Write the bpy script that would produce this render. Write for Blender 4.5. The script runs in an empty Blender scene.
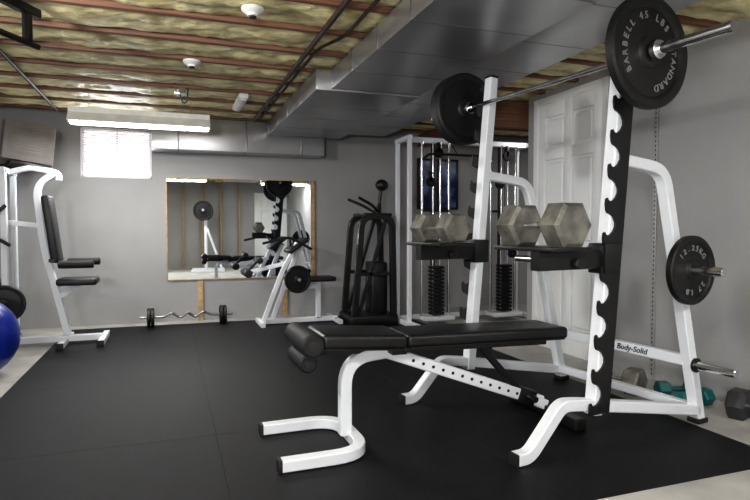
import bpy, bmesh, math, random
from mathutils import Vector, Matrix, Euler, noise
random.seed(4)
sc = bpy.context.scene
COL = sc.collection
sc.view_settings.view_transform = 'Standard'
try: sc.view_settings.look = 'Medium High Contrast'
except Exception: sc.view_settings.look = 'None'
R = math.radians

# ------------------------------------------------------------------ materials
def mat(name, col, rough=0.5, metal=0.0, col2=None, scale=8.0, detail=4.0, bump=0.0, bscale=60.0,
        stretch=(1, 1, 1), lo=0.35, hi=0.65, emis=None, estr=0.0, spec=0.5):
    m = bpy.data.materials.new(name); m.use_nodes = True
    nt = m.node_tree; n = nt.nodes; l = nt.links
    b = n['Principled BSDF']
    b.inputs['Base Color'].default_value = (*col, 1)
    b.inputs['Roughness'].default_value = rough
    b.inputs['Metallic'].default_value = metal
    b.inputs['Specular IOR Level'].default_value = spec
    tc = n.new('ShaderNodeTexCoord'); mp = n.new('ShaderNodeMapping')
    l.new(tc.outputs['Object'], mp.inputs['Vector'])
    mp.inputs['Scale'].default_value = stretch
    if col2 is None:
        col2 = tuple(min(1, c * 1.18 + 0.002) for c in col)
    nz = n.new('ShaderNodeTexNoise'); nz.inputs['Scale'].default_value = scale
    nz.inputs['Detail'].default_value = detail
    l.new(mp.outputs['Vector'], nz.inputs['Vector'])
    rp = n.new('ShaderNodeValToRGB')
    rp.color_ramp.elements[0].position = lo; rp.color_ramp.elements[1].position = hi
    rp.color_ramp.elements[0].color = (*col, 1); rp.color_ramp.elements[1].color = (*col2, 1)
    l.new(nz.outputs['Fac'], rp.inputs['Fac']); l.new(rp.outputs['Color'], b.inputs['Base Color'])
    if bump > 0:
        n2 = n.new('ShaderNodeTexNoise'); n2.inputs['Scale'].default_value = bscale
        n2.inputs['Detail'].default_value = 3
        l.new(mp.outputs['Vector'], n2.inputs['Vector'])
        bp = n.new('ShaderNodeBump'); bp.inputs['Strength'].default_value = bump
        bp.inputs['Distance'].default_value = 0.01
        l.new(n2.outputs['Fac'], bp.inputs['Height']); l.new(bp.outputs['Normal'], b.inputs['Normal'])
    if emis:
        b.inputs['Emission Color'].default_value = (*emis, 1)
        b.inputs['Emission Strength'].default_value = estr
    return m

M = {}
M['white'] = mat('white_powder_coat', (0.80, 0.83, 0.88), 0.33, col2=(0.82, 0.85, 0.90))
M['black'] = mat('black_powder_coat', (0.008, 0.008, 0.009), 0.38, bump=0.05, bscale=150)
M['vinyl'] = mat('black_vinyl', (0.012, 0.012, 0.014), 0.45, bump=0.12, bscale=220)
M['foam'] = mat('black_foam', (0.008, 0.008, 0.010), 0.6, bump=0.2, bscale=180)
M['rubber'] = mat('black_rubber_cap', (0.012, 0.012, 0.012), 0.6)
M['iron'] = mat('black_cast_iron', (0.010, 0.010, 0.011), 0.42, 0.1, bump=0.25, bscale=120)
M['greyiron'] = mat('grey_cast_iron', (0.13, 0.128, 0.115), 0.45, 0.45, col2=(0.29, 0.28, 0.25), scale=12, detail=8, bump=0.3, bscale=90, lo=.38, hi=.68)
M['darkiron'] = mat('dark_cast_iron', (0.05, 0.05, 0.055), 0.5, 0.3, bump=0.2, bscale=90)
M['teal'] = mat('teal_vinyl', (0.0, 0.11, 0.11), 0.4)
M['chrome'] = mat('chrome', (0.72, 0.72, 0.74), 0.16, 1.0)
M['steel'] = mat('dull_steel', (0.25, 0.25, 0.26), 0.35, 1.0)
M['lightsteel'] = mat('light_zinc', (0.42, 0.42, 0.43), 0.45, 0.5)
M['silvertext'] = mat('silver_lettering', (0.24, 0.24, 0.24), 0.5)
M['blacktext'] = mat('black_lettering', (0.01, 0.01, 0.01), 0.5)
M['wood'] = mat('joist_wood', (0.13, 0.060, 0.036), 0.65, col2=(0.25, 0.125, 0.075), scale=6, stretch=(0.3, 14, 14), bump=0.05)
M['darkwood'] = mat('dark_wood', (0.02, 0.016, 0.014), 0.6)
M['pine'] = mat('pine_wood', (0.40, 0.27, 0.14), 0.6, col2=(0.55, 0.39, 0.22), scale=6, stretch=(3, 3, 3), bump=0.05)
M['deck'] = mat('subfloor_board', (0.18, 0.11, 0.05), 0.8, col2=(0.26, 0.17, 0.08))
M['concrete'] = mat('concrete', (0.33, 0.325, 0.31), 0.75, col2=(0.46, 0.45, 0.43), scale=3, detail=8, bump=0.12)
M['matt'] = mat('rubber_mat', (0.0028, 0.0028, 0.0036), 0.48, col2=(0.009, 0.009, 0.011), scale=6, detail=10, bump=0.5, bscale=260, lo=0.3, hi=0.75, spec=0.28)
M['doorwhite'] = mat('door_paint', (0.86, 0.87, 0.88), 0.4, col2=(0.87, 0.88, 0.89))
M['plaster'] = mat('white_plastic', (0.80, 0.80, 0.78), 0.4)
M['ball'] = mat('blue_ball_vinyl', (0.006, 0.022, 0.26), 0.3)
M['pipe'] = mat('iron_pipe', (0.05, 0.03, 0.025), 0.5, 0.4)
M['mirror'] = mat('mirror_glass', (0.80, 0.84, 0.86), 0.015, 1.0, col2=(0.80, 0.84, 0.86))
M['tv'] = mat('grey_plastic', (0.20, 0.18, 0.175), 0.5)
M['screen'] = mat('grille', (0.10, 0.085, 0.08), 0.5, bump=.2)
M['tube'] = mat('lamp_tube', (1, 1, 1), 0.4, emis=(1.0, 0.98, 0.95), estr=14.0)
M['pane'] = mat('daylight_pane', (1, 1, 1), 0.4, emis=(0.96, 0.96, 1.0), estr=3.4)
M['poster'] = mat('blue_print', (0.01, 0.025, 0.12), 0.3, col2=(0.22, 0.30, 0.50), scale=5, detail=5, lo=0.45, hi=0.7)
M['hole'] = mat('dark_hole', (0.005, 0.005, 0.005), 0.8)

def duct_mat():
    m = mat('galvanised_sheet', (0.46, 0.46, 0.475), 0.33, 0.85, col2=(0.52, 0.52, 0.535), scale=2.5, detail=3)
    nt = m.node_tree; n = nt.nodes; l = nt.links; b = n['Principled BSDF']
    tc = n.new('ShaderNodeTexCoord')
    nz = n.new('ShaderNodeTexNoise'); nz.inputs['Scale'].default_value = 2.2
    nz.inputs['Detail'].default_value = 1
    bp = n.new('ShaderNodeBump'); bp.inputs['Strength'].default_value = 0.12; bp.inputs['Distance'].default_value = 0.03
    l.new(tc.outputs['Object'], nz.inputs['Vector']); l.new(nz.outputs['Fac'], bp.inputs['Height'])
    l.new(bp.outputs['Normal'], b.inputs['Normal'])
    return m
M['duct'] = duct_mat()
M['seam'] = mat('duct_seam_metal', (0.26, 0.26, 0.27), 0.35, 0.9)
M['wall'] = mat('grey_drywall', (0.335, 0.335, 0.34), 0.8, col2=(0.385, 0.385, 0.39), scale=1.2, detail=5, bump=0.05, bscale=40)

def insul_mat():
    m = mat('fibreglass', (0.36, 0.27, 0.11), 0.7, col2=(0.88, 0.80, 0.47), scale=5, detail=12, bump=0.9, bscale=34, lo=0.32, hi=0.58, stretch=(.7, 1.6, 1))
    m.node_tree.nodes['Principled BSDF'].inputs['Coat Weight'].default_value = 0.3
    m.node_tree.nodes['Principled BSDF'].inputs['Coat Roughness'].default_value = 0.25
    return m
M['insul'] = insul_mat()

def blind_mat():
    m = bpy.data.materials.new('blind_slat'); m.use_nodes = True
    nt = m.node_tree; n = nt.nodes; l = nt.links
    b = n['Principled BSDF']; b.inputs['Base Color'].default_value = (0.80, 0.77, 0.77, 1)
    t = n.new('ShaderNodeBsdfTranslucent'); t.inputs['Color'].default_value = (0.80, 0.76, 0.76, 1)
    mx = n.new('ShaderNodeMixShader'); mx.inputs['Fac'].default_value = 0.5
    l.new(b.outputs['BSDF'], mx.inputs[1]); l.new(t.outputs['BSDF'], mx.inputs[2])
    l.new(mx.outputs['Shader'], n['Material Output'].inputs['Surface'])
    return m
M['blind'] = blind_mat()

# ------------------------------------------------------------------ mesh builder
def fillet(pts, r, seg=7):
    pts = [Vector(p) for p in pts]
    if r <= 0 or len(pts) < 3: return pts
    out = [pts[0]]
    for i in range(1, len(pts) - 1):
        a, p, c = pts[i - 1], pts[i], pts[i + 1]
        da = (a - p); dc = (c - p)
        ra = min(r, da.length * 0.49); rc = min(r, dc.length * 0.49)
        A = p + da.normalized() * ra; C = p + dc.normalized() * rc
        for k in range(seg + 1):
            t = k / seg
            out.append(A * (1 - t) ** 2 + p * 2 * t * (1 - t) + C * t * t)
    out.append(pts[-1])
    return out

class MB:
    def __init__(s):
        s.bm = bmesh.new(); s.mats = []
    def _mi(s, m):
        if m not in s.mats: s.mats.append(m)
        return s.mats.index(m)
    def _begin(s):
        for f in s.bm.faces: f.tag = True
    def _end(s, m):
        i = s._mi(m)
        for f in s.bm.faces:
            if not f.tag: f.material_index = i
    def box(s, c, size, m, rot=(0, 0, 0), bev=0.003, seg=2):
        s._begin()
        X = Matrix.Translation(Vector(c)) @ Euler(rot).to_matrix().to_4x4() @ Matrix.Diagonal((*size, 1))
        r = bmesh.ops.create_cube(s.bm, size=1, matrix=X)
        if bev > 0:
            es = set()
            for v in r['verts']: es.update(v.link_edges)
            bmesh.ops.bevel(s.bm, geom=list(es), offset=min(bev, min(size) * 0.45), segments=seg, affect='EDGES', profile=0.5)
        s._end(m); return s
    def sweep(s, pts, prof, n, m):
        s._begin(); n = Vector(n).normalized(); rings = []
        N = len(pts)
        for i, p in enumerate(pts):
            t = (pts[min(i + 1, N - 1)] - pts[max(i - 1, 0)])
            t.normalize()
            sd = t.cross(n)
            if sd.length < 1e-4: sd = t.orthogonal()
            sd.normalize(); n2 = sd.cross(t).normalized()
            rings.append([s.bm.verts.new(p + sd * a + n2 * b) for a, b in prof])
        K = len(prof)
        for i in range(N - 1):
            for k in range(K):
                s.bm.faces.new((rings[i][k], rings[i][(k + 1) % K], rings[i + 1][(k + 1) % K], rings[i + 1][k]))
        s.bm.faces.new(rings[0]); s.bm.faces.new(list(reversed(rings[-1])))
        s._end(m); return s
    def tube(s, pts, w, m, h=None, n=(0, 1, 0), fr=0.0):
        h = h or w; c = min(w, h) * 0.09; a, b = w / 2, h / 2
        prof = [(a - c, b), (-a + c, b), (-a, b - c), (-a, -b + c), (-a + c, -b), (a - c, -b), (a, -b + c), (a, b - c)]
        return s.sweep(fillet(pts, fr), prof, n, m)
    def rod(s, pts, r, m, fr=0.0, seg=16, n=None):
        p = fillet(pts, fr)
        if n is None:
            t = (p[-1] - p[0]).normalized()
            n = t.orthogonal()
        return s.sweep(p, [(r * math.cos(2 * math.pi * k / seg), r * math.sin(2 * math.pi * k / seg)) for k in range(seg)], n, m)
    def lathe(s, prof, o, ax, m, seg=40, e1=None, closed=False):
        s._begin(); o = Vector(o); ax = Vector(ax).normalized()
        e1 = Vector(e1).normalized() if e1 else ax.orthogonal().normalized()
        e2 = ax.cross(e1)
        rings = []
        for r, a in prof:
            if r < 1e-6: rings.append([s.bm.verts.new(o + ax * a)])
            else: rings.append([s.bm.verts.new(o + ax * a + (e1 * math.cos(2 * math.pi * k / seg) + e2 * math.sin(2 * math.pi * k / seg)) * r) for k in range(seg)])
        P = len(prof)
        for i in range(P if closed else P - 1):
            A, B = rings[i], rings[(i + 1) % P]
            for k in range(seg):
                k2 = (k + 1) % seg
                if len(A) == 1 and len(B) == 1: continue
                if len(A) == 1: s.bm.faces.new((A[0], B[k2], B[k]))
                elif len(B) == 1: s.bm.faces.new((A[k], A[k2], B[0]))
                else: s.bm.faces.new((A[k], A[k2], B[k2], B[k]))
        s._end(m); return s
    def cyl(s, p1, p2, r, m, seg=28, ch=0.0):
        p1 = Vector(p1); p2 = Vector(p2); L = (p2 - p1).length
        c = ch
        return s.lathe([(0, 0), (r - c, 0), (r, c), (r, L - c), (r - c, L), (0, L)] if c > 0 else [(0, 0), (r, 0), (r, L), (0, L)], p1, p2 - p1, m, seg)
    def prism(s, poly, X, d, m):
        s._begin()
        a = [s.bm.verts.new(X @ Vector((p[0], p[1], -d / 2))) for p in poly]
        b = [s.bm.verts.new(X @ Vector((p[0], p[1], d / 2))) for p in poly]
        s.bm.faces.new(a); s.bm.faces.new(list(reversed(b)))
        K = len(poly)
        for k in range(K): s.bm.faces.new((a[k], a[(k + 1) % K], b[(k + 1) % K], b[k]))
        s._end(m); return s
    def text(s, body, size, X, m, ext=0.001, bold=0.0):
        cu = bpy.data.curves.new('t', 'FONT'); cu.body = body; cu.size = size; cu.extrude = ext
        cu.align_x = 'CENTER'; cu.align_y = 'CENTER'; cu.offset = bold; cu.resolution_u = 3
        ob = bpy.data.objects.new('t', cu); COL.objects.link(ob)
        dg = bpy.context.evaluated_depsgraph_get(); dg.update()
        me = bpy.data.meshes.new_from_object(ob.evaluated_get(dg))
        me.transform(X)
        s._begin(); s.bm.from_mesh(me)
        s._end(m)
        bpy.data.objects.remove(ob); bpy.data.curves.remove(cu); bpy.data.meshes.remove(me)
        return s
    def arc_text(s, body, size, c, rad, ang0, step, m, bold=0.0):
        for i, ch in enumerate(body):
            if ch == ' ': continue
            a = R(ang0 - step * (i - (len(body) - 1) / 2))
            X = Matrix.Translation(Vector(c)) @ Matrix.Rotation(R(90), 4, 'X') @ Matrix.Rotation(a - R(90), 4, 'Z') @ Matrix.Translation((0, rad, 0))
            s.text(ch, size, X, m, 0.0015, bold)
        return s
    def obj(s, name, parent=None, label=None, recalc=True):
        if recalc: bmesh.ops.recalc_face_normals(s.bm, faces=s.bm.faces[:])
        for f in s.bm.faces: f.smooth = True
        for e in s.bm.edges:
            if len(e.link_faces) == 2:
                e.smooth = e.calc_face_angle(0) < R(32)
        me = bpy.data.meshes.new(name); s.bm.to_mesh(me); s.bm.free()
        for m in s.mats: me.materials.append(m)
        o = bpy.data.objects.new(name, me); COL.objects.link(o)
        if parent: o.parent = parent
        if label: o['label'] = label
        return o

def thing(name, label, cat, loc=(0, 0, 0), rz=0.0, group=None, rot=None):
    e = bpy.data.objects.new(name, None); COL.objects.link(e)
    e.empty_display_size = 0.1; e.location = loc
    e.rotation_euler = rot if rot else (0, 0, rz)
    e['label'] = label; e['category'] = cat
    if group: e['group'] = group
    return e

def tag(o, label, cat, group=None):
    o['label'] = label; o['category'] = cat
    if group: o['group'] = group
    return o

def struct(o, label=None, cat=None):
    o['kind'] = 'structure'
    if label: o['label'] = label
    if cat: o['category'] = cat
    return o

def clone(root, loc, rot=None, label=None):
    def rec(o, par):
        c = o.copy(); COL.objects.link(c)
        if par: c.parent = par
        for ch in list(o.children): rec(ch, c)
        return c
    kids = list(root.children)
    c = root.copy(); COL.objects.link(c)
    for k in kids: rec(k, c)
    c.location = loc
    if rot is not None: c.rotation_euler = rot
    if label: c['label'] = label
    return c

# ------------------------------------------------------------------ room
YB = 7.15; XR = 3.3; XL = -1.85; XA = 5.1; YF = -2.4; ZC = 2.35; FZ = -0.006

def slab(name, lo, hi, m, label, cat):
    b = MB(); c = [(lo[i] + hi[i]) / 2 for i in range(3)]; sz = [hi[i] - lo[i] for i in range(3)]
    b.box(c, sz, m, bev=0)
    o = b.obj(name); return struct(o, label, cat)

slab('floor', (XL - .2, YF - .2, -0.15), (XA + .2, YB + .2, FZ), M['concrete'], 'bare light grey concrete basement floor', 'floor')
slab('ceiling', (XL - .2, YF - .2, 2.60), (XA + .2, YB + .2, 2.66), M['deck'], 'subfloor boards above the open joists', 'ceiling')
slab('wall_left', (XL - .15, YF, FZ), (XL, YB, 2.6), M['wall'], 'grey painted drywall side wall', 'wall')
slab('wall_front', (XL - .15, YF - .15, FZ), (XA + .15, YF, 2.6), M['wall'], 'grey painted drywall end wall', 'wall')
slab('wall_right', (XR, YF, FZ), (XR + .12, 4.78, 2.6), M['wall'], 'grey drywall wall holding the panelled door', 'wall')
slab('wall_alcove', (XA, 4.0, FZ), (XA + .15, YB, 2.6), M['wall'], 'grey drywall wall at the end of the alcove', 'wall')
slab('wall_return', (XR + .12, 4.1, FZ), (XA, 4.22, 2.6), M['wall'], 'short grey drywall return wall', 'wall')
wx0, wx1, wz0, wz1 = -0.93, -0.19, 1.67, 2.24
b = MB()
for lo, hi in [((XL - .15, FZ), (wx0, 2.6)), ((wx1, FZ), (XA + .15, 2.6)), ((wx0, FZ), (wx1, wz0)), ((wx0, wz1), (wx1, 2.6))]:
    b.box(((lo[0] + hi[0]) / 2, YB + .1, (lo[1] + hi[1]) / 2), (hi[0] - lo[0], .2, hi[1] - lo[1]), M['wall'], bev=0)
struct(b.obj('wall_back'), 'grey painted drywall wall with a small high window', 'wall')

# window
w = thing('window_1', 'small high basement window glowing with daylight', 'window', ((wx0 + wx1) / 2, YB + .12, wz0)); w['kind'] = 'structure'
W2, H2 = (wx1 - wx0), (wz1 - wz0)
b = MB()
for s in (-1, 1): b.box((s * (W2 / 2 - .015), 0, H2 / 2), (.03, .05, H2), M['plaster'])
for z in (.015, H2 - .015): b.box((0, 0, z), (W2, .05, .03), M['plaster'])
b.box((0, 0, H2 / 2), (.025, .05, H2), M['plaster'])
b.obj('window_frame', w)
MB().box((0, .03, H2 / 2), (W2 - .04, .006, H2 - .04), M['pane'], bev=0).obj('window_pane', w)
bl = thing('window_blind', 'white closed mini blind lit from behind in the basement window', 'blind', ((wx0 + wx1) / 2, YB + .05, wz0))
b = MB(); NS = 20
for i in range(NS):
    z = .02 + (H2 - .06) * i / (NS - 1)
    b.box((0, 0, z), (W2 - .03, .031, .0015), M['blind'], rot=(R(50), 0, 0), bev=0)
b.obj('slats', bl)
MB().box((0, 0, H2 - .015), (W2 - .02, .03, .028), M['plaster']).obj('head_rail', bl)
for i in range(3):
    MB().rod([(-.25 + .25 * i, -.018, .01), (-.25 + .25 * i, -.018, H2 - .02)], .0015, M['plaster'], seg=6).obj('cord', bl)

# joists + insulation
SP = .46
jm = MB().box((0, 0, 0), (XA - XL, .045, .25), M['wood'], bev=0.002).obj('ceiling_joist')
tag(jm, 'reddish brown wooden floor joist overhead', 'joist', 'open ceiling joists')
ys = [-1.9 + SP * i for i in range(20)]
jm.location = ((XA + XL) / 2, ys[0], ZC + .125)
for y in ys[1:]:
    c = jm.copy(); COL.objects.link(c); c.location = ((XA + XL) / 2, y, ZC + .125)
variants = []
for v in range(5):
    bm = bmesh.new(); nx, ny = 240, 18
    g = [[None] * (ny + 1) for _ in range(nx + 1)]
    hw = SP / 2 - .0235
    for i in range(nx + 1):
        for k in range(ny + 1):
            x = XL + (XA - XL) * i / nx; y = -hw + 2 * hw * k / ny
            bul = max(0, math.cos(math.pi * (k / ny - .5))) ** .45
            z = .032 - .022 * bul
            z += (.028 * noise.noise(Vector((x * 3.5, y * 7, v * 11))) + .014 * noise.noise(Vector((x * 15, y * 18, v * 5)))) * (.25 + .75 * bul)
            g[i][k] = bm.verts.new((x, y, max(.001, z)))
    for i in range(nx):
        for k in range(ny):
            f = bm.faces.new((g[i][k], g[i][k + 1], g[i + 1][k + 1], g[i + 1][k])); f.smooth = True
    me = bpy.data.meshes.new('insulation'); bm.to_mesh(me); bm.free(); me.materials.append(M['insul']); variants.append(me)
for i in range(len(ys) - 1):
    o = bpy.data.objects.new('insulation_batt', variants[i % 5]); COL.objects.link(o)
    o.location = (0, (ys[i] + ys[i + 1]) / 2, ZC)
    tag(o, 'yellow fibreglass insulation batt tucked between joists', 'insulation', 'ceiling insulation batts')

struct(MB().box((3.9, 4.95, 2.22), (2.3, .09, .25), M['wood']).obj('trim_1'), 'reddish wooden header beam', 'beam')
struct(MB().box((3.2, 6.4, 2.27), (.09, 1.4, .16), M['wood']).obj('trim_2'), 'reddish wooden blocking beam', 'beam')

# mats
mx0, mx1, my0, my1 = -1.05, 2.75, 1.85, 6.90
cw, ch = (mx1 - mx0) / 3, (my1 - my0) / 4
mm = MB().box((0, 0, -.003), (cw - .0006, ch - .0006, .006), M['matt'], bev=0.001, seg=1).obj('rubber_floor_mat')
tag(mm, 'square black rubber gym floor mat', 'mat', 'black rubber floor mats')
first = True
for i in range(3):
    for k in range(4):
        o = mm if first else mm.copy()
        if not first: COL.objects.link(o)
        first = False
        o.location = (mx0 + cw * (i + .5), my0 + ch * (k + .5), 0)

# door (six panel)
def panel_door(name, loc, rz, W, H, label):
    d = thing(name, label, 'door', loc, rz); d['kind'] = 'structure'
    b = MB(); b.box((0, -.008, H / 2), (W, .014, H), M['doorwhite'], bev=0.001)
    st = .105; cwid = (W - 3 * st) / 2
    rails = [(0, .22), (H * .37, H * .37 + .14), (H * .77, H * .77 + .10), (H - .13, H)]
    for s in (-W / 2 + st / 2, 0, W / 2 - st / 2): b.box((s, -.026, H / 2), (st, .026, H), M['doorwhite'], bev=0.005)
    for z0, z1 in rails:
        for s in (-1, 1): b.box((s * (st + cwid) / 2, -.026, (z0 + z1) / 2), (cwid + .012, .0258, z1 - z0), M['doorwhite'], bev=0.005)
    for i in range(3):
        z0, z1 = rails[i][1] + .028, rails[i + 1][0] - .028
        for s in (-1, 1):
            b.box((s * (st + cwid) / 2, -.022, (z0 + z1) / 2), (cwid - .055, .022, z1 - z0), M['doorwhite'], bev=0.009, seg=1)
    b.obj('door_leaf', d)
    b = MB()
    for s in (-1, 1): b.box((s * (W / 2 + .035), -.025, H / 2 + .03), (.065, .048, H + .06), M['doorwhite'])
    b.box((0, -.025, H + .03), (W, .048, .06), M['doorwhite'])
    b.obj('door_casing', d)
    b = MB(); b.lathe([(0, -.075), (.018, -.072), (.026, -.06), (.022, -.045), (.01, -.04), (.01, -.01), (.028, -.008), (.028, 0), (0, 0)], (W / 2 - .06, -.039, .95), (0, 1, 0), M['chrome'])
    b.obj('door_knob', d)
    return d
panel_door('door_1', (XR, 4.14, FZ), R(-90), .84, 2.24, 'tall white six-panel interior door in white casing')
panel_door('door_2', (2.75, YF, FZ), R(180), .80, 2.05, 'white six-panel interior door in white casing')
sd = MB().box((0, 0, 1.178), (.04, .09, 2.355), M['pine']).obj('wall_stud')
tag(sd, 'raw pine wall stud standing against the drywall', 'stud', 'pine wall studs')
sd.location = (.35, YF + .046, FZ)
for i in range(1, 4):
    c = sd.copy(); COL.objects.link(c); c.location = (.35 + .5 * i, YF + .046, FZ)

p = MB().box((0, 0, 1.0), (.012, .032, 2.0), M['lightsteel'], bev=.001)
for i in range(60): p.box((-.0063, 0, .04 + i * .033), (.002, .008, .014), M['hole'], bev=0)
p = p.obj('shelf_standard'); p.location = (XR - .006, 3.21, .0)
tag(p, 'slotted galvanised metal shelf standard on the wall', 'shelf standard')

# ------------------------------------------------------------------ ducts
d = thing('air_duct', 'broad low galvanised sheet-metal air duct under the joists', 'duct', (0, 0, 2.195))
def dsec(par, x0, x1, y0, y1, z0, z1, n):
    MB().box(((x0 + x1) / 2, (y0 + y1) / 2, (z0 + z1) / 2), (x1 - x0, y1 - y0, z1 - z0), M['duct'], bev=.003).obj('duct_section', par)
    for i in range(n):
        yy = y0 + .02 + (y1 - y0 - .04) * i / max(1, n - 1)
        MB().box(((x0 + x1) / 2, yy, (z0 + z1) / 2 + .003), (x1 - x0 + .005, .012, z1 - z0 + .010), M['seam'], bev=.002).obj('duct_joint', par)
dsec(d, 1.21, 1.96, .2, 4.4, 0, .148, 9)
dsec(d, 1.09, 1.96, 4.4, 6.76, -.012, .148, 5)
d3 = thing('side_duct', 'shallow galvanised duct running beside the main trunk', 'duct', (0, 0, 2.235))
dsec(d3, 1.98, 2.52, .55, 6.7, 0, .108, 11)
d2 = thing('branch_duct', 'flat sheet-metal box duct along the top of the wall', 'duct', (0, 6.97, 1.98))
b = MB(); b.box((.80, 0, .18), (1.96, .34, .36), M['duct'], bev=.002); b.obj('duct_section', d2)
for x in (.1, .85, 1.5): MB().box((x, -.002, .182), (.018, .344, .366), M['seam'], bev=.002).obj('duct_joint', d2)

# pipes
o = MB().rod([(.92, -1.5, 2.331), (.92, 6.7, 2.331)], .018, M['pipe']).obj('iron_pipe'); tag(o, 'thin dark iron pipe strapped under the joists', 'pipe')
o = MB().rod([(1.08, -1.5, 2.338), (1.08, 3.6, 2.338), (.98, 3.9, 2.338), (.98, 6.7, 2.338)], .011, M['pipe'], fr=.1, n=(0, 0, 1)).obj('copper_pipe'); tag(o, 'thin brown pipe running under the joists', 'pipe')
o = MB().rod([(-1.1, 1.5, 2.335), (-1.1, 6.8, 2.335)], .014, M['pipe']).obj('iron_pipe'); tag(o, 'dark pipe under the joists by the wall', 'pipe')

# shop lights: one in view, two added as fill
def shop_light(loc, rz, label):
    f = thing('fluorescent_light', label, 'light fixture', loc, rz, 'fluorescent shop lights')
    b = MB()
    prof = [(-.14, -.01), (-.135, -.022), (-.05, .06), (.05, .06), (.135, -.022), (.14, -.01), (.06, .068), (.06, .115), (-.06, .115), (-.06, .068)]
    b.prism(prof, Matrix(((0, 0, 1, 0), (1, 0, 0, 0), (0, 1, 0, 0), (0, 0, 0, 1))), 1.24, M['plaster'])
    b.obj('reflector', f)
    for s in (-.05, .05): MB().cyl((-.6, s, -.012), (.6, s, -.012), .018, M['tube'], 16).obj('lamp_tube', f)
    for s in (-.615, .615): MB().box((s, 0, .01), (.012, .15, .08), M['plaster']).obj('end_bracket', f)
    for s in (-.45, .45): MB().rod([(s, 0, .11), (s, 0, ZC - loc[2] + .02)], .003, M['chrome'], seg=6).obj('chain', f)
    return f
shop_light((-.24, ys[17], 2.09), 0, 'lit twin-tube fluorescent shop light hanging on chains')
shop_light((.2, ys[5], 2.22), 0, 'added unseen fill light modelled as a fluorescent shop light')  # fixture added out of view to fill the room with light
shop_light((2.75, ys[4], 2.22), 0, 'added unseen fill light modelled as a fluorescent shop light')  # second added fixture, out of view, fill for the right side
f = thing('strip_light', 'small white strip light fixed under the joists', 'light fixture', (.66, 5.75, 2.326))
MB().box((0, 0, 0), (.09, .6, .05), M['plaster'], bev=.012).obj('housing', f)
MB().box((0, 0, -.03), (.05, .55, .015), M['plaster'], bev=.005).obj('diffuser', f)

def lamp_holder(loc):
    f = thing('lamp_holder', 'flat round white porcelain lamp holder under a joist', 'lamp', loc, 0, 'porcelain lamp holders')
    MB().lathe([(0, 0), (.065, 0), (.065, -.012), (.05, -.026), (.034, -.032), (.032, -.045), (0, -.045)], (0, 0, 0), (0, 0, 1), M['plaster']).obj('base', f)
    MB().lathe([(0, -.045), (.02, -.045), (.02, -.054), (0, -.054)], (0, 0, 0), (0, 0, 1), M['rubber']).obj('socket', f)
    return f
a = lamp_holder((.17, ys[14], ZC)); clone(a, (.46, ys[11] + .19, ZC))
f = thing('electrical_box', 'metal electrical box with green cable under a joist', 'electrical box', (.1, ys[16], ZC))
MB().box((0, 0, -.03), (.1, .08, .06), M['chrome'], bev=.004).obj('box_body', f)
MB().rod([(.0, 0, -.06), (.02, 0, -.13), (.06, .0, -.12), (.07, 0, .0)], .006, M['teal'], fr=.03, n=(0, 1, 0)).obj('cable', f)

f = thing('chin_up_bar', 'black steel chin-up bar bolted under the joists', 'chin-up bar', (-.80, ys[12], 2.35), R(60))
b = MB(); b.tube([(-.2, 0, -.025), (.2, 0, -.025)], .05, M['black'], n=(0, 0, 1)); b.tube([(-.12, .0, -.03), (-.12, 0, -.20)], .04, M['black']); b.tube([(.12, 0, -.03), (.12, 0, -.20)], .04, M['black']); b.obj('bracket', f)
MB().rod([(-.2, 0, -.21), (.2, 0, -.21)], .017, M['black']).obj('grip_bar', f)

# ------------------------------------------------------------------ mirror
f = thing('wall_mirror', 'large wall mirror with a raw pine edge', 'mirror', (.83, YB, .49))
MB().box((0, -.012, .6), (1.72, .008, 1.20), M['mirror'], bev=0).obj('mirror_glass', f)
b = MB()
b.box((0, -.010, 1.204), (1.74, .018, .010), M['darkwood'], bev=.001)
b.box((-.866, -.010, .6), (.014, .018, 1.21), M['darkwood'], bev=.001)
b.box((0, -.010, -.004), (1.74, .018, .010), M['darkwood'], bev=.001)
b.box((.885, -.012, .6), (.055, .022, 1.22), M['pine'])
b.obj('frame', f)
s1 = MB().box((0, -.02, .236), (.06, .04, .472), M['pine']).obj('wooden_post'); s1.location = (.335, YB, FZ)
tag(s1, 'short raw pine stud supporting the mirror', 'post', 'pine mirror supports')
s2 = s1.copy(); COL.objects.link(s2); s2.location = (1.35, YB, FZ)

# poster
f = thing('framed_poster', 'blue poster in a black frame on grey wall', 'poster', (3.47, YB, 1.37))
b = MB(); b.box((0, -.012, .33), (.60, .02, .66), M['poster'], bev=0); b.obj('print', f)
b = MB()
for x in (-.29, 0, .29): b.box((x, -.018, .33), (.03, .034, .68), M['black'])
for z in (0, .66): b.box((0, -.018, z), (.61, .034, .03), M['black'])
b.obj('frame', f)

# television
f = thing('television', 'grey boxy television tilted down on a wall bracket', 'television', (-1.36, 6.65, 1.74), rot=(R(-4), R(7), R(24)))
MB().box((0, 0, .22), (.46, .12, .40), M['tv'], bev=.015).obj('housing', f)
b = MB(); b.prism([(-.2, -.18), (.2, -.18), (.14, .12), (-.14, .12)], Matrix(((1, 0, 0, 0), (0, 0, 1, .21), (0, 1, 0, .22), (0, 0, 0, 1))), .3, M['tv']); b.obj('back_shell', f)
b = MB(); b.box((0, -.062, .235), (.37, .006, .29), M['screen'], bev=.02)
for i in range(9): b.box((0, -.066, .12 + i * .028), (.33, .004, .010), M['tv'], bev=.001)
b.obj('screen', f)
b = MB(); b.tube([(0, .2, -.02), (-.25, .2, -.02)], .04, M['black']); b.box((0, .1, -.0), (.3, .3, .03), M['black']); b.obj('bracket', f)

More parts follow.
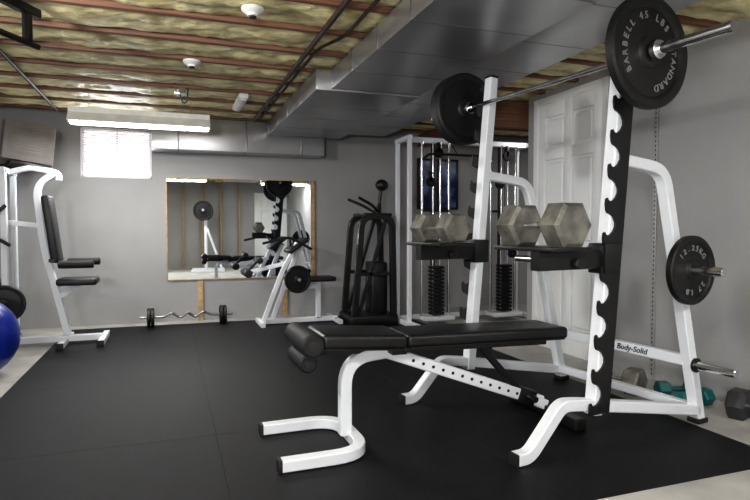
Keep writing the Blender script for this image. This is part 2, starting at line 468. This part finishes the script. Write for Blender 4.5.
# ------------------------------------------------------------------ weight plates
def plate_mesh(b, r, th, m, hole=.026):
    h = th / 2
    b.lathe([(hole, -h), (r * .25, -h), (r * .27, -h * .9), (r * .30, -h * .45), (r * .78, -h * .4), (r * .82, -h * .9), (r * .84, -h), (r * .965, -h), (r, -h * .7),
             (r, h * .7), (r * .965, h), (r * .84, h), (r * .82, h * .9), (r * .78, h * .4), (r * .30, h * .45), (r * .27, h * .9), (r * .25, h), (hole, h)],
            (0, 0, 0), (0, 1, 0), m, 72, closed=True)
def weight_plate(label, r, th, loc, rz, texts=None, group=None, hole=.026):
    f = thing('weight_plate', label, 'weight plate', loc, rz, group)
    b = MB(); plate_mesh(b, r, th, M['iron'], hole); b.obj('disc', f)
    if texts:
        for t, size, rad, a0, st in texts:
            b = MB()
            b.arc_text(t, size, (0, -th / 2 * .42 - .0015, 0), rad, a0, st, M['silvertext'], bold=.0004)
            b.obj('lettering', f)
    return f

# ------------------------------------------------------------------ squat rack
RZ = R(7.3); RC = Vector((2.057, 2.835, 0))
def rk(x, y, z=0):
    return (RC.x + math.cos(RZ) * x - math.sin(RZ) * y, RC.y + math.sin(RZ) * x + math.cos(RZ) * y, z)
rack = thing('squat_rack', 'white steel squat rack with black toothed uprights', 'squat rack', RC, RZ)
ux = lambda z: -.155 + .09 * z
BARZ = 1.92; lean = math.atan(.09)
for sy in (-1, 1):
    y = .52 * sy
    MB().tube([(ux(.17), y, .17), (ux(2.09), y, 2.09)], .06, M['white'], h=.07, n=(0, 1, 0)).obj('upright', rack)
    MB().box((ux(2.095), y, 2.1), (.062, .072, .012), M['rubber'], rot=(0, lean, 0)).obj('end_cap', rack)
    T = .168; pts = []
    top = 2.06; zb = BARZ - .0145 - .045
    t0 = zb - 10 * T
    tt = [(-.070, .0), (-.077, .03), (-.076, .055), (-.066, .060), (-.058, .048), (-.046, .043), (-.028, .047), (-.010, .062), (.002, .085), (.0, .108), (-.016, .132), (-.038, .146), (-.060, .154)]
    for i in range(11):
        for a, c in tt:
            z = t0 + i * T + c
            if z < top - .02: pts.append((a, z))
    pts += [(-.03, top), (.062, top), (.062, t0)]
    X = Matrix(((1, .09, 0, -.155), (0, 0, 1, y + sy * .041), (0, 1, 0, 0), (0, 0, 0, 1)))
    MB().prism(pts, X, .010, M['black']).obj('toothed_plate', rack)
    MB().tube([(-.64, y, .031), (-.56, y, .031), (-.36, y, .245), (-.24, y, .232), (.67, y, .075)], .058, M['white'], h=.062, fr=.045).obj('base_rail', rack)
    MB().box((-.645, y, .031), (.014, .064, .058), M['rubber']).obj('end_cap', rack)
    MB().tube([(ux(1.43), y, 1.45), (.35, y, 1.41), (.69, y, .02)], .058, M['white'], h=.062, fr=.10).obj('rear_brace', rack)
    MB().box((.692, y, .014), (.085, .075, .028), M['rubber'], bev=.006).obj('rubber_foot', rack)
    for z, xx in ((.875, .487), (.34, .613)):
        b = MB(); b.cyl((xx, y + sy * .02, z), (xx, y + sy * .26, z), .0245, M['chrome'], 28, .004)
        b.lathe([(0, 0), (.04, 0), (.04, .012), (0, .012)], (xx, y + sy * .031, z), (0, sy, 0), M['black'])
        b.obj('storage_peg', rack)
    yc = -.42 if sy < 0 else .48
    arm = MB()
    arm.tube([(-.53, y - sy * .0, .945), (-.085, y, .945)], .09, M['black'], h=.06, n=(0, 1, 0))
    arm.box((-.075, y, .95), (.11, .11, .15), M['black'], bev=.006)
    arm = arm.obj('safety_arm', rack)
    MB().box((-.40, yc, 1.0), (.26, .40, .020), M['black'], bev=.004).obj('arm_tray', rack)
    b = MB()
    b.lathe([(0, 0), (.022, 0), (.026, .006), (.026, .022), (.018, .03), (0, .03)], (-.30, y - .03, .93), (0, -1, 0), M['rubber'])
    b.obj('knob', arm)
MB().tube([(.605, -.50, .36), (.605, .50, .36)], .06, M['white'], h=.055, n=(1, 0, 0)).obj('crossbar', rack)
MB().tube([(.66, -.50, .085), (.66, .50, .085)], .05, M['white'], h=.05, n=(1, 0, 0)).obj('crossbar', rack)
b = MB()
X = Matrix.Translation((.574, -.17, .362)) @ Matrix(((0, 0, -1, 0), (-1, 0, 0, 0), (0, 1, 0, 0), (0, 0, 0, 1))) @ Matrix(((1, .25, 0, 0), (0, 1, 0, 0), (0, 0, 1, 0), (0, 0, 0, 1)))
b.text('Body-Solid', .05, X, M['blacktext'], .0008, .0004); b.obj('lettering', rack)

# barbell
bx = ux(BARZ) - .050
bb = thing('barbell', 'long chrome olympic barbell resting on the rack', 'barbell', rk(bx, 0, BARZ), RZ)
MB().cyl((0, -.67, 0), (0, .67, 0), .014, M['chrome'], 24).obj('shaft', bb)
for s in (-1, 1):
    b = MB(); b.cyl((0, s * .655, 0), (0, s * .685, 0), .04, M['chrome'], 32, .005); b.cyl((0, s * .685, 0), (0, s * 1.11, 0), .0245, M['chrome'], 32, .003)
    b.lathe([(0, 0), (.027, 0), (.027, .02), (0, .02)], (0, s * 1.095, 0), (0, s, 0), M['chrome'])
    b.obj('sleeve', bb)
T45 = [('BARBELL', .046, .168, 175, 13), ('45 LBS', .046, .168, 80, 13), ('STANDARD', .046, .168, -28, 13)]
weight_plate('large black iron weight plate with raised lettering on the barbell', .262, .05, rk(bx, -.715, BARZ), RZ + 0.0, T45, 'large barbell plates')
wp = weight_plate('large black iron weight plate on the far barbell sleeve', .243, .05, rk(bx, .715, BARZ), RZ, None, 'large barbell plates')
weight_plate('large black iron weight plate on the far barbell sleeve', .243, .05, rk(bx, .77, BARZ), RZ, None, 'large barbell plates')
cl = thing('spring_collar', 'chrome locking collar on the barbell sleeve', 'collar', rk(bx, -.765, BARZ), RZ)
MB().lathe([(.0255, -.018), (.04, -.018), (.044, -.012), (.044, .012), (.04, .018), (.0255, .018)], (0, 0, 0), (0, 1, 0), M['chrome'], 36, closed=True).obj('ring', cl)
weight_plate('black iron weight plate with grey lettering on the storage peg', .185, .04, rk(.487, -.60, .875), RZ,
             [('12.25KG', .042, .118, 90, 17), ('27 LB', .042, .118, -75, 17)], 'stored plates')
# plate-loaded bar on a simple stand behind the viewer (seen in the mirror)
SX, SY = .86, -.95
st = thing('bar_stand', 'white steel stand holding a plate-loaded bar', 'barbell stand', (SX, SY, FZ), R(4))
for yy in (-.40, .40):
    MB().tube([(0, yy, .05), (0, yy, 1.56)], .06, M['white']).obj('upright', st)
    MB().tube([(-.35, yy, .03), (.45, yy, .03)], .06, M['white']).obj('foot', st)
    MB().tube([(.4, yy, .04), (.03, yy, 1.1)], .05, M['white']).obj('brace', st)
    MB().box((-.045, yy, 1.50), (.05, .06, .04), M['black']).obj('hook', st)
MB().tube([(.0, -.4, .9), (.0, .4, .9)], .05, M['white'], n=(1, 0, 0)).obj('crossbar', st)
r4 = R(4)
def sk(x, y, z): return (SX + math.cos(r4) * x - math.sin(r4) * y, SY + math.sin(r4) * x + math.cos(r4) * y, z + FZ)
sb = thing('barbell', 'chrome barbell loaded with plates on the stand', 'barbell', sk(-.05, 0, 1.534), r4)
MB().cyl((0, -.5, 0), (0, .5, 0), .014, M['chrome'], 24).obj('shaft', sb)
for s in (-1, 1): MB().cyl((0, s * .49, 0), (0, s * .72, 0), .0245, M['chrome'], 28).obj('sleeve', sb)
for yy in (-.55, .55): clone(wp, sk(-.05, yy, 1.534), (0, 0, r4), 'large black iron weight plate on the stand barbell')

# hex dumbbells
def hex_dumbbell(label, R0, hl, sep, loc, rz, m, hm=None, group=None, dr=.016):
    f = thing('hex_dumbbell', label, 'dumbbell', loc, rz, group)
    cz = R0 * .866
    for s in (-1, 1):
        b = MB(); c = s * sep / 2
        b.lathe([(0, -hl / 2), (R0 * .84, -hl / 2), (R0, -hl / 2 + R0 * .14), (R0, hl / 2 - R0 * .14), (R0 * .84, hl / 2), (0, hl / 2)],
                (0, c, cz), (0, 1, 0), m, 6, e1=(1, 0, 0))
        b.obj('head', f)
    b = MB(); L = sep / 2 - hl / 2 + .01
    b.lathe([(0, -L), (dr * .85, -L), (dr, -L * .5), (dr * 1.15, 0), (dr, L * .5), (dr * .85, L), (0, L)], (0, 0, cz), (0, 1, 0), hm or M['chrome'], 24)
    b.obj('handle', f)
    return f
hex_dumbbell('large grey iron hex dumbbell lying on the near safety arm', .118, .13, .31, rk(-.40, -.42, 1.011), RZ, M['greyiron'], group='large hex dumbbells')
hex_dumbbell('large grey iron hex dumbbell lying across the other safety arm', .102, .12, .30, rk(-.40, .48, 1.011), RZ, M['greyiron'], group='large hex dumbbells')
hex_dumbbell('grey hex dumbbell lying on the floor by the wall', .095, .11, .24, (2.86, 3.09, FZ), R(20), M['greyiron'])
hex_dumbbell('teal vinyl hex dumbbell on the floor', .055, .08, .19, (3.13, 2.84, FZ), R(70), M['teal'], M['teal'], 'teal dumbbells')
hex_dumbbell('teal vinyl hex dumbbell on the floor', .055, .08, .19, (3.05, 2.64, FZ), R(95), M['teal'], M['teal'], 'teal dumbbells')
hex_dumbbell('black hex dumbbell with chrome handle on concrete floor', .095, .1, .25, (3.15, 2.27, FZ), R(20), M['darkiron'])

# ------------------------------------------------------------------ adjustable bench
bn = thing('weight_bench', 'adjustable weight bench, black vinyl pads on white frame', 'bench', (1.3, 2.8, 0), R(1.0))
q = -1.3
def B(x, y, z): return (x + q, y, z)
MB().tube([B(.45, -.25, .031), B(.87, -.25, .031), B(.87, .25, .031), B(.45, .25, .031)], .06, M['white'], h=.055, n=(0, 0, 1), fr=.17).obj('front_foot', bn)
for s in (-1, 1): MB().box(B(.446, s * .25, .031), (.018, .066, .06), M['rubber']).obj('end_cap', bn)
MB().tube([B(.835, 0, .04), B(.835, 0, .43), B(1.12, 0, .455)], .06, M['white'], n=(0, 1, 0), fr=.14).obj('front_post', bn)
b = MB(); b.tube([B(1.05, 0, .455), B(2.04, 0, .085)], .065, M['white'], h=.055, n=(0, 1, 0))
for i in range(12):
    t = .16 + i * .06; x = 1.05 + .99 * t; z = .455 - .37 * t
    b.cyl(B(x, -.027, z), B(x, -.0285, z), .009, M['hole'], 12)
b.obj('main_beam', bn)
b = MB(); b.box(B(1.93, 0, .125), (.11, .075, .09), M['black'], rot=(0, R(20), 0)); b.cyl(B(1.93, -.09, .13), B(1.93, -.03, .13), .008, M['chrome'], 12); b.lathe([(0, 0), (.018, 0), (.018, .025), (0, .025)], B(1.93, -.085, .13), (0, -1, 0), M['black']); b.obj('adjustment_slider', bn)
MB().tube([B(2.08, -.3, .032), B(2.08, .3, .032)], .06, M['black'], n=(0, 0, 1)).obj('rear_foot', bn)
MB().tube([B(2.0, 0, .09), B(2.07, 0, .06)], .06, M['white'], n=(0, 1, 0)).obj('beam_end', bn)
for s in (-1, 1): MB().box(B(2.08, s * .3, .032), (.07, .02, .064), M['rubber'], bev=.006).obj('end_cap', bn)
MB().tube([B(1.90, 0, .15), B(1.62, 0, .45)], .035, M['black'], n=(0, 1, 0)).obj('support_strut', bn)
b = MB(); b.tube([B(1.12, .09, .475), B(2.0, .09, .455)], .03, M['black']); b.tube([B(1.12, -.09, .475), B(2.0, -.09, .455)], .03, M['black']); b.box(B(1.62, 0, .455), (.06, .2, .03), M['black']); b.box(B(1.1, 0, .47), (.08, .2, .04), M['black']); b.obj('pad_bracket', bn)
def pad(name, x0, x1, z0, z1, w, th):
    L = math.hypot(x1 - x0, z1 - z0)
    a = math.atan2(z0 - z1, x1 - x0)
    b = MB(); b.box(B((x0 + x1) / 2, 0, (z0 + z1) / 2), (L, w, th), M['vinyl'], rot=(0, a, 0), bev=.022, seg=4)
    b.box(B((x0 + x1) / 2, 0, (z0 + z1) / 2 - th / 2 + .003), (L * .96, w * .94, .014), M['black'], rot=(0, a, 0), bev=.002)
    return b.obj(name, bn)
pad('seat_pad', .675, 1.118, .553, .525, .33, .075)
pad('back_pad', 1.125, 2.12, .523, .505, .30, .068)
b = MB(); b.tube([B(1.1, 0, .465), B(.74, 0, .485), B(.62, 0, .47)], .045, M['black'], n=(0, 1, 0), fr=.05); b.obj('leg_holder_arm', bn)
for x, z, l, r in ((.620, .548, .20, .056), (.610, .452, .14, .045)):
    b = MB(); b.cyl(B(x, -l, z), B(x, l, z), r, M['foam'], 36, .010)
    b.lathe([(0, 0), (r * .5, 0), (r * .46, .006), (0, .008)], B(x, -l, z), (0, -1, 0), M['rubber'])
    b.obj('foam_roller', bn)

# ------------------------------------------------------------------ left multi gym
g = thing('multi_gym', 'white home gym machine with black seat and backrest', 'exercise machine', (-1.2, 6.1, 0))
def G(x, y, z): return (x + 1.2, y - 6.1, z)
wt = M['white']
for yy in (5.95, 6.3):
    MB().tube([G(-1.40, yy, .05), G(-1.40, yy, 1.63)], .05, wt).obj('upright', g)
MB().tube([G(-1.42, 6.1, 1.60), G(-1.22, 6.1, 1.66), G(-.98, 6.1, 1.62), G(-.98, 6.1, 1.55)], .05, wt, fr=.06).obj('top_arm', g)
MB().tube([G(-1.0, 6.1, 1.62), G(-1.17, 6.1, 1.5), G(-1.12, 6.1, .95), G(-.93, 6.1, .09)], .06, wt, fr=.12).obj('front_column', g)
MB().tube([G(-1.40, 5.9, 1.62), G(-1.40, 6.35, 1.62)], .05, wt, n=(0, 0, 1)).obj('top_crossbar', g)
MB().tube([G(-1.40, 6.1, 1.15), G(-1.12, 6.1, 1.12)], .045, wt).obj('brace', g)
MB().tube([G(-1.42, 6.1, .05), G(-.62, 6.1, .05)], .06, wt).obj('base_rail', g)
for x, l in ((-1.42, .36), (-.62, .30), (-.95, .33)):
    MB().tube([G(x, 6.1 - l, .03), G(x, 6.1 + l, .03)], .055, wt, n=(0, 0, 1)).obj('cross_foot', g)
    for s in (-1, 1): MB().box(G(x, 6.1 + s * l, .03), (.06, .02, .06), M['rubber']).obj('end_cap', g)
MB().tube([G(-.99, 6.1, .45), G(-.82, 6.1, .57)], .05, wt).obj('seat_support', g)
MB().box(G(-.82, 6.02, .60), (.34, .30, .065), M['vinyl'], bev=.022, seg=3).obj('seat_pad', g)
MB().box(G(-1.03, 6.02, 1.09), (.07, .27, .62), M['vinyl'], rot=(0, R(-7), 0), bev=.022, seg=3).obj('back_pad', g)
b = MB(); b.tube([G(-1.05, 5.98, .80), G(-.82, 5.85, .77)], .03, M['black']); b.cyl(G(-.95, 5.78, .77), G(-.66, 5.78, .77), .035, M['foam'], 24, .008); b.cyl(G(-.95, 6.3, .77), G(-.66, 6.3, .77), .035, M['foam'], 24, .008)
b.tube([G(-1.0, 5.8, .80), G(-1.0, 6.3, .80)], .03, M['black'], n=(0, 0, 1)); b.obj('arm_rest', g)
b = MB(); b.rod([G(-1.38, 5.92, 1.3), G(-1.55, 5.75, 1.1), G(-1.3, 5.7, .95)], .016, M['black'], fr=.08, n=(0, 0, 1)); b.obj('press_handle', g)
MB().cyl(G(-1.36, 5.62, .44), G(-1.36, 5.97, .44), .02, M['chrome']).obj('weight_peg', g)
MB().tube([G(-1.55, 6.2, .05), G(-1.55, 6.2, 1.2)], .05, M['black']).obj('rear_post', g)
b = MB()
for i in range(12): b.box(G(-1.62, 6.5, .1 + i * .04), (.16, .26, .034), M['iron'], bev=.004)
b.box(G(-1.62, 6.5, .3), (.08, .1, .6), M['iron'], bev=0)
b.obj('weight_stack', g)
weight_plate('black weight plate on the home gym peg', .165, .035, (-1.36, 5.72, .44), R(8), None, 'home gym plates', .021)

# exercise ball
b = MB(); prof = []
for i in range(41):
    a = -math.pi / 2 + math.pi * i / 40
    r = .30 * math.cos(a); z = .30 * math.sin(a)
    k = 1 + .004 * math.cos(i * math.pi)
    prof.append((max(0, r * k) if 0 < i < 40 else 0, z + .30))
b.lathe(prof, (0, 0, 0), (0, 0, 1), M['ball'], 64)
b.lathe([(0, 0), (.012, 0), (.01, .004), (0, .005)], (.0, -.2985, .33), (0, -1, .1), M['plaster'], 16)
o = b.obj('exercise_ball'); o.location = (-1.375, 4.93, FZ); tag(o, 'shiny blue inflatable exercise ball on concrete', 'exercise ball')

# ------------------------------------------------------------------ curl bar on floor
f = thing('curl_bar', 'steel zigzag curl bar with small plates on the floor', 'barbell', (.175, 6.80, .105))
MB().rod([(-.50, 0, 0), (-.25, 0, 0), (-.17, 0, .045), (-.08, 0, -.02), (0, 0, .04), (.08, 0, -.02), (.17, 0, .045), (.25, 0, 0), (.50, 0, 0)], .013, M['steel'], fr=.025, n=(0, 1, 0)).obj('shaft', f)
for i, x in enumerate((-.41, -.37, .37, .41)):
    weight_plate('small black weight plate on the curl bar', .105, .034, (.175 + x, 6.80, .105), R(90), None, 'curl bar plates', .014)

# ------------------------------------------------------------------ preacher / leg bench by mirror
g = thing('curl_bench', 'white lever exercise bench with small black seat', 'exercise machine', (1.35, 6.5, 0))
def G(x, y, z): return (x - 1.35, y - 6.5, z)
MB().tube([G(.93, 6.5, .04), G(1.85, 6.5, .04)], .055, wt).obj('base_rail', g)
for x, l in ((.95, .22), (1.82, .26)):
    MB().tube([G(x, 6.5 - l, .03), G(x, 6.5 + l, .03)], .05, wt, n=(0, 0, 1)).obj('cross_foot', g)
MB().tube([G(.97, 6.42, .05), G(1.18, 6.42, .60), G(1.36, 6.42, .93)], .05, wt, fr=.1).obj('front_upright', g)
MB().tube([G(1.10, 6.58, .05), G(1.30, 6.58, .60), G(1.42, 6.58, .88)], .05, wt, fr=.1).obj('front_upright', g)
MB().tube([G(1.62, 6.5, .05), G(1.62, 6.5, .48)], .055, wt).obj('seat_post', g)
MB().tube([G(1.25, 6.5, .42), G(1.62, 6.5, .42)], .045, wt).obj('link_rail', g)
MB().box(G(1.63, 6.5, .51), (.36, .26, .055), M['vinyl'], bev=.02, seg=3).obj('seat_pad', g)
MB().box(G(1.36, 6.5, .90), (.26, .34, .05), M['vinyl'], rot=(0, R(-35), 0), bev=.018, seg=3).obj('arm_pad', g)
MB().tube([G(.80, 6.5, .60), G(1.25, 6.5, .70)], .045, wt).obj('lever_arm', g)
b = MB(); b.cyl(G(.80, 6.30, .60), G(.80, 6.70, .60), .045, M['foam'], 28, .01); b.cyl(G(.93, 6.34, .74), G(.93, 6.66, .74), .035, M['foam'], 28, .01); b.tube([G(.8, 6.5, .6), G(.93, 6.5, .74)], .03, M['black']); b.obj('foam_roller', g)
b = MB(); b.rod([G(.95, 6.3, .93), G(1.25, 6.3, 1.0), G(1.5, 6.3, .86)], .014, M['black'], fr=.06, n=(0, 1, 0)); b.rod([G(1.25, 6.3, .99), G(1.30, 6.5, .90)], .012, M['black']); b.obj('handle', g)
MB().cyl(G(1.33, 6.18, .53), G(1.33, 6.45, .53), .02, M['chrome']).obj('weight_peg', g)
MB().tube([G(1.33, 6.45, .42), G(1.33, 6.45, .6)], .04, wt).obj('peg_bracket', g)
weight_plate('black weight plate on the lever bench peg', .155, .035, (1.33, 6.26, .53), R(10), None, 'bench plates', .021)

# ------------------------------------------------------------------ black tower
g = thing('stepper_machine', 'tall black arched-frame exercise machine with curved arms', 'exercise machine', (2.19, 6.3, 0))
bk = M['black']
for yy in (-.2, .2):
    MB().tube([(-.25, yy, .08), (-.16, yy, 1.23), (.20, yy, 1.23), (.22, yy, .08)], .065, bk, fr=.14).obj('arched_frame', g)
    MB().tube([(-.21, yy, .58), (.21, yy, .58)], .04, bk).obj('side_rail', g)
    MB().tube([(-.20, yy, .12), (.12, yy, 1.18)], .04, bk).obj('lever', g)
MB().box((-.02, 0, .055), (.56, .50, .11), bk, bev=.015).obj('base', g)
MB().box((.03, 0, 1.25), (.34, .42, .04), bk, bev=.012).obj('top_cover', g)
MB().box((.08, 0, .40), (.20, .26, .62), bk, bev=.03).obj('drive_housing', g)
MB().rod([(.12, 0, 1.26), (.12, 0, 1.42), (.14, 0, 1.55)], .022, bk, fr=.05, n=(0, 1, 0)).obj('mast', g)
b = MB(); b.lathe([(0, -.07), (.04, -.06), (.07, -.03), (.078, 0), (.07, .03), (.04, .06), (0, .07)], (.15, 0, 1.60), (0, 0, 1), bk, 28); b.obj('console', g)
for yy in (-.15, .15):
    MB().rod([(-.20, yy * 1.4, 1.44), (-.02, yy, 1.36), (.10, yy * .4, 1.27), (.12, 0, 1.40)], .016, M['foam'], fr=.07, n=(0, 0, 1)).obj('handle', g)

# ------------------------------------------------------------------ cable machine
g = thing('cable_machine', 'white cable crossover machine with two black stacks', 'exercise machine', (3.30, 6.0, 0))
def G(x, y, z): return (x - 3.22, y - 6.0, z)
for x in (2.42, 4.03):
    for yy in (5.85, 6.2):
        MB().tube([G(x, yy, .04), G(x, yy, 2.12)], .045, wt).obj('upright', g)
    MB().tube([G(x, 5.6, .03), G(x, 6.45, .03)], .06, wt, n=(0, 0, 1)).obj('foot', g)
    MB().tube([G(x, 5.82, 2.10), G(x, 6.23, 2.10)], .05, wt, n=(0, 0, 1)).obj('top_rail', g)
MB().tube([G(2.42, 6.0, 2.10), G(4.03, 6.0, 2.10)], .06, wt, n=(0, 0, 1)).obj('top_crossbar', g)
MB().tube([G(2.42, 6.2, .05), G(4.03, 6.2, .05)], .05, wt, n=(0, 0, 1)).obj('base_rail', g)
for x in (2.80, 3.70):
    b = MB()
    for i in range(13): b.box(G(x, 5.95, .12 + i * .044), (.15, .13, .032), M['iron'], bev=.006)
    b.box(G(x, 5.95, .38), (.09, .09, .54), M['iron'], bev=0)
    b.obj('weight_stack', g)
    for dx in (-.045, .045): MB().cyl(G(x + dx, 5.95, .06), G(x + dx, 5.95, 2.08), .012, M['chrome'], 12).obj('guide_rod', g)
    for dx in (-.17, .17): MB().cyl(G(x + dx, 5.98, .05), G(x + dx, 5.98, 2.08), .016, M['chrome'], 14).obj('frame_rod', g)
    MB().cyl(G(x, 5.95, .7), G(x, 5.95, 1.95), .004, M['black'], 8).obj('cable', g)
    for zz, dx in ((1.95, 0), (1.62, -.10), (.80, .08)):
        b = MB(); b.lathe([(.012, -.015), (.055, -.015), (.047, 0), (.055, .015), (.012, .015)], G(x + dx, 5.90, zz), (0, 1, 0), bk, 28, closed=True); b.box(G(x + dx, 5.91, zz + .06), (.035, .05, .12), bk); b.obj('pulley', g)
    MB().box(G(x, 5.95, .07), (.38, .22, .04), wt).obj('stack_base', g)
    MB().tube([G(x, 6.05, .05), G(x, 6.05, 2.1)], .045, bk).obj('stack_post', g)
    MB().tube([G(x - .18, 5.98, 1.30), G(x + .18, 5.98, 1.30)], .03, bk).obj('middle_brace', g)
b = MB(); b.rod([G(2.55, 5.78, 1.85), G(2.62, 5.78, 1.92), G(3.35, 5.78, 1.92), G(3.42, 5.78, 1.85)], .014, M['black'], fr=.05, n=(0, 1, 0)); b.rod([G(2.98, 5.78, 1.92), G(2.98, 5.95, 2.07)], .005, M['black']); b.obj('pull_down_bar', g)

# ------------------------------------------------------------------ lights
def area(loc, rot, sx, sy, e, col=(1, .98, .95)):
    l = bpy.data.lights.new('area_light', 'AREA'); l.shape = 'RECTANGLE'; l.size = sx; l.size_y = sy; l.energy = e; l.color = col
    o = bpy.data.objects.new('area_light', l); COL.objects.link(o); o.location = loc; o.rotation_euler = rot
    return o
def aim(loc, tgt, s, e, col=(1, .99, .98)):
    o = area(loc, (0, 0, 0), s, s, e, col)
    o.rotation_euler = (Vector(tgt) - Vector(loc)).to_track_quat('-Z', 'Y').to_euler()
area((-.24, ys[17], 2.055), (0, 0, 0), 1.2, .2, 34)
area((.2, ys[5], 2.18), (R(0), 0, 0), 1.2, .2, 34)  # fill from the first added fixture
area((2.75, ys[4], 2.18), (0, 0, 0), 1.2, .2, 30)  # fill from the second added fixture
area((4.2, 5.6, 2.3), (0, 0, 0), .3, .3, 10)  # area light over the alcove, no fixture modelled
area(((wx0 + wx1) / 2, YB - .03, 1.95), (R(-70), 0, 0), .7, .5, 10, (.9, .95, 1))
aim((-1.0, -1.2, 1.3), (1.0, 5.0, 2.5), .35, 66)  # added front fill aimed forward and up, not a lamp in the room
aim((-1.5, 2.6, 2.1), (3.3, 4.0, 1.3), .25, 40)  # added side fill to brighten the door, not a lamp in the room

wd = bpy.data.worlds.new('World'); sc.world = wd; wd.use_nodes = True
wd.node_tree.nodes['Background'].inputs['Color'].default_value = (.8, .85, .9, 1)
wd.node_tree.nodes['Background'].inputs['Strength'].default_value = .6

# ------------------------------------------------------------------ camera
cd = bpy.data.cameras.new('Camera'); cam = bpy.data.objects.new('Camera', cd); COL.objects.link(cam)
cd.sensor_width = 36; cd.lens = 27.46; cd.clip_start = .05
cam.location = (0, 0, 1.1); cam.rotation_euler = (R(87.8), 0, R(-19.7))
sc.camera = cam
